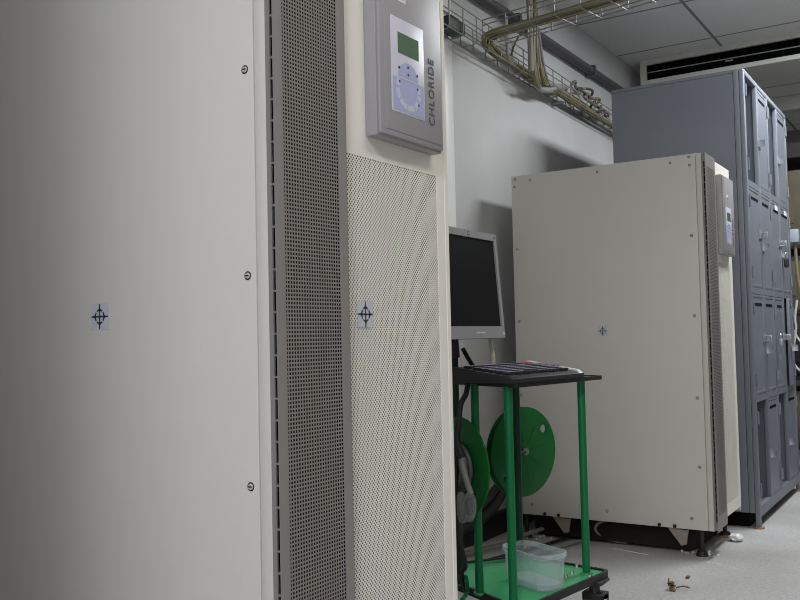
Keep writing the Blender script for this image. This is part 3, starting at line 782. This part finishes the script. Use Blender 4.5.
MB().box(-.028, .028, -.06, .06, -.028, .016, bev=.004).build('box_body', mat('dark_green_box', (.03, .05, .035), .5), t)
MB().box(-.02, .02, -.03, .03, .016, .026, bev=.003).build('lid', M['blackplastic'], t)

# ------------------------------------------------------------------ ceiling air slot unit
t = thing('air_conditioner', 'long white ceiling unit with a black air slot above the lockers', 'air conditioner', (0, 5.02, 2.19))
x0, x1 = -1.532, .95
k = MB(); frame_boxes_y = None
k.box(x0, x1, 0, .018, 0, .024); k.box(x0, x1, 0, .018, .113, .14); k.box(x0, x0+.034, 0, .018, .024, .113); k.box(x1-.03, x1, 0, .018, .024, .113)
k.box(x0, x1, .018, .34, 0, .010); k.box(x0, x0+.01, .018, .34, .010, .14); k.box(x1-.01, x1, .018, .34, .010, .14); k.box(x0, x1, .33, .34, .010, .14)
k.build('housing', M['acw'], t, smooth=0)
MB().box(x0+.012, x1-.012, .10, .11, .012, .135).build('slot_backing', M['dark'], t)
MB().cyl((x0+.034, .03, .075), (x1-.03, .03, .068), .0035, n=8).build('slot_bar', M['chrome'], t)
for x in (-1.05, -.6, 0, .5): MB().box(x-.02, x+.02, .028, .036, .058, .066).build('louvre_clip', M['greyc'], t)
MB().box(x0+.034, x1-.03, .02, .10, .020, .026).build('lower_vane', M['dark'], t)
k = MB(); k.box(-1.445, -1.375, -.0, .012, -.024, -.020); k.cyl((-1.41, .006, -.022), (-1.41, .006, .0), .003, n=8)
k.build('hook', M['blackplastic'], t)
bmx = MB().box(-1.60, 2.29, 6.36, 6.46, 2.235, HCEIL-.001, bev=.004).build('ceiling_trunking', M['acw'])
tag(bmx, 'pale box trunking crossing the ceiling beyond the lockers', 'trunking')

# ------------------------------------------------------------------ beyond the lockers
t = thing('equipment_rack', 'dark equipment rack standing behind the end of the lockers', 'rack', (-.70, 5.55, 0))
k = MB()
for x in (-.45, .30):
    for y in (-.28, .28): k.box(x, x+.04, y, y+.04, 0, 1.80)
k.box(-.45, .34, -.28, .32, 1.72, 1.80)
k.build('frame', M['rack'], t, smooth=0)
for z in (.12, .50, .86, 1.22): MB().box(-.44, .33, -.27, .31, z, z+.02).build('shelf', M['rack'], t)
for z, h, m in ((.14, .30, 'rackitem'), (.52, .26, 'rack'), (.88, .28, 'rackitem'), (1.24, .42, 'rackitem')):
    k = MB(); k.box(-.39, .29, -.22, .28, z, z+h, bev=.01)
    for i in range(6): k.box(-.35+i*.1, -.30+i*.1, -.226, -.215, z+h*.3, z+h*.7)
    k.build('equipment_module', M[m], t)
c = on_y(793, 236, 5.1)
t = thing('wall_switch_box', 'pale blue box on a tan conduit beside the locker end', 'switch box', (c.x, 5.1, c.z))
MB().box(-.03, .03, -.02, .02, -.035, .035, bev=.004).build('box_body', M['bluegrey'], t)
MB().tube([(.005, .02, -.03), (.012, .02, -.2), (.03, .02, -.45), (.035, .02, -1.31)], .008, n=8).build('conduit_tail', M['tan'], t)
for i, pts in enumerate((((794, 330), (797, 337), (801, 342), (806, 345)), ((794, 364), (798, 369), (803, 372), (808, 373)), ((797, 300), (795, 318), (796, 328), (794, 345)))):
    o = MB().tube([on_y(a, b, 5.267) for a, b in pts], .0065, n=8).build('hanging_lead', M['white'])
    tag(o, ['white lead looping out beside the lockers, upper of two loops', 'white lead looping out beside the lockers, lower of two loops', 'white lead hanging straight beside the locker end'][i], 'lead', 'white leads beyond the lockers')

# ------------------------------------------------------------------ litter on the floor
def crumbs(name, c, n, sp, label, m='paper', sz=.006):
    k = MB()
    for i in range(n):
        x, y = c[0]+random.gauss(0, sp), c[1]+random.gauss(0, sp*.5); s = sz*random.uniform(.4, 1.2)
        bm = bmesh.new(); bmesh.ops.create_icosphere(bm, subdivisions=1, radius=s)
        for v in bm.verts: v.co *= random.uniform(.6, 1.2)
        k._add(bm, Matrix.Translation((x, y, s*.6)) @ Matrix.Rotation(random.uniform(0, 3), 4, 'Z'))
    return tag(k.build(name, M[m]), label, 'debris', kind='stuff')
crumbs('plaster_crumbs', on_z(533, 537, 0), 26, .030, 'white plaster crumbs on the floor at the wall end of the further cabinet')
crumbs('plaster_crumbs', on_z(698, 553, 0), 34, .028, 'white plaster crumbs on the floor under the front corner of the further cabinet')
p = on_z(736, 541, 0)
k = MB(); bm = bmesh.new(); bmesh.ops.create_icosphere(bm, subdivisions=2, radius=.03)
for v in bm.verts: v.co = Vector((v.co.x*.9*random.uniform(.75, 1.15), v.co.y*random.uniform(.75, 1.15), v.co.z*.55*random.uniform(.8, 1.15)))
k._add(bm, Matrix.Translation((p.x, p.y, .014)))
tag(k.build('crumpled_paper', M['white'], smooth=0), 'white crumpled scrap on the floor by the further cabinet front foot', 'paper scrap')
p = on_z(724, 536, 0)
tag(MB().plate(circle(p.x, p.y, .035, 14), 0.0005, .006).build('rusty_disc', M['rust']), 'rusty brown disc on the floor under the further cabinet front edge', 'disc')
p = on_z(672, 590, 0); k = MB()
for i in range(5):
    a = random.uniform(0, 6.28); q = [(.017*math.cos(a+t_)*s, .010*math.sin(a+t_)*s) for t_, s in ((0, 1), (.8, .7), (2, .6), (3.1, 1), (4, .6), (5.3, .7))]
    k.plate(q, 0, .0012, mtx=Matrix.Translation((p.x+random.gauss(0, .007), p.y+random.gauss(0, .008), .006+.004*i)) @ Matrix.Rotation(random.uniform(-.7, .7), 4, 'X') @ Matrix.Rotation(random.uniform(-.5, .5), 4, 'Y'))
k.tube([(p.x+.01, p.y+.01, .006), (p.x+.03, p.y+.02, .010), (p.x+.045, p.y+.028, .005)], .0022, n=6)
k.tube([(p.x-.012, p.y+.004, .01), (p.x-.012, p.y+.012, .030)], .002, n=6, smooth=0)
tag(k.build('dry_leaf', M['debris']), 'brown crumpled leaf on the open floor in front of the cabinets', 'leaf')
p = on_z(688, 578, 0)
tag(MB().box(p.x-.006, p.x+.005, p.y-.012, p.y+.010, 0.0, .006, bev=.002).build('wood_chip', M['debris']), 'tiny brown chip on the floor beyond the crumpled leaf', 'chip')
# old paint line on the floor
k = MB(); a, b = on_z(612, 548, 0), on_z(648, 555, 0); c = on_z(705, 561, 0); d = on_z(742, 570, 0)
k.tube([Vector((v.x, v.y, .0)) for v in (a, b)], .0018, n=6, smooth=0); k.tube([Vector((v.x, v.y, .0)) for v in (c, d)], .0018, n=6, smooth=0)
struct(k.build('trim_1', M['paper']))

# ------------------------------------------------------------------ light
def area(name, loc, sx, sy, power, col, rot=(0, 0, 0)):
    l = bpy.data.lights.new(name, 'AREA'); l.shape = 'RECTANGLE'; l.size = sx; l.size_y = sy; l.energy = power; l.color = col
    o = bpy.data.objects.new(name, l); COL.objects.link(o); o.location = loc; o.rotation_euler = rot; return o
WARM, COOL = (1.0, .95, .84), (.80, .88, 1.0)
#LIGHTS0
LIGHTS = [('ceiling_light', (-.2, 4.0, 2.32), .30, 1.2, (0, 0, 0), 42, (.96, 1, 1.04)),
 ('ceiling_light', (.45, 1.2, 2.32), .35, 1.2, (0, 0, 0), 13, (1, .94, .82)),
 ('ceiling_light', (.2, -1.0, 2.32), .4, 1.2, (0, 0, 0), 46, (.93, .97, 1.16)),
 ('ceiling_light', (-.15, 5.72, 2.32), .5, .6, (0, 0, 0), 10, (.96, 1, 1.02)),  # unseen lamp added to brighten the box trunking beyond the lockers
 ('window_light', (.4, -2.18, 1.0), 1.2, 1.2, (PI/2, 0, 0), 22, (1, .97, .95))]
AMB = (.05, .05, .05)
#LIGHTS1
for nm, loc, sx, sy, rot, pw, colr in LIGHTS:
    if pw > 0: area(nm, loc, sx, sy, pw, colr, rot)
w = bpy.data.worlds.new('world'); SC.world = w; w.use_nodes = True
w.node_tree.nodes['Background'].inputs[0].default_value = list(AMB)+[1]; w.node_tree.nodes['Background'].inputs[1].default_value = 1.0

SC.cycles.filter_width = 1.0
vs = SC.view_settings
vs.view_transform = 'Standard'; vs.look = 'None'; vs.exposure = 0.0; vs.gamma = 1.0; vs.use_curve_mapping = False
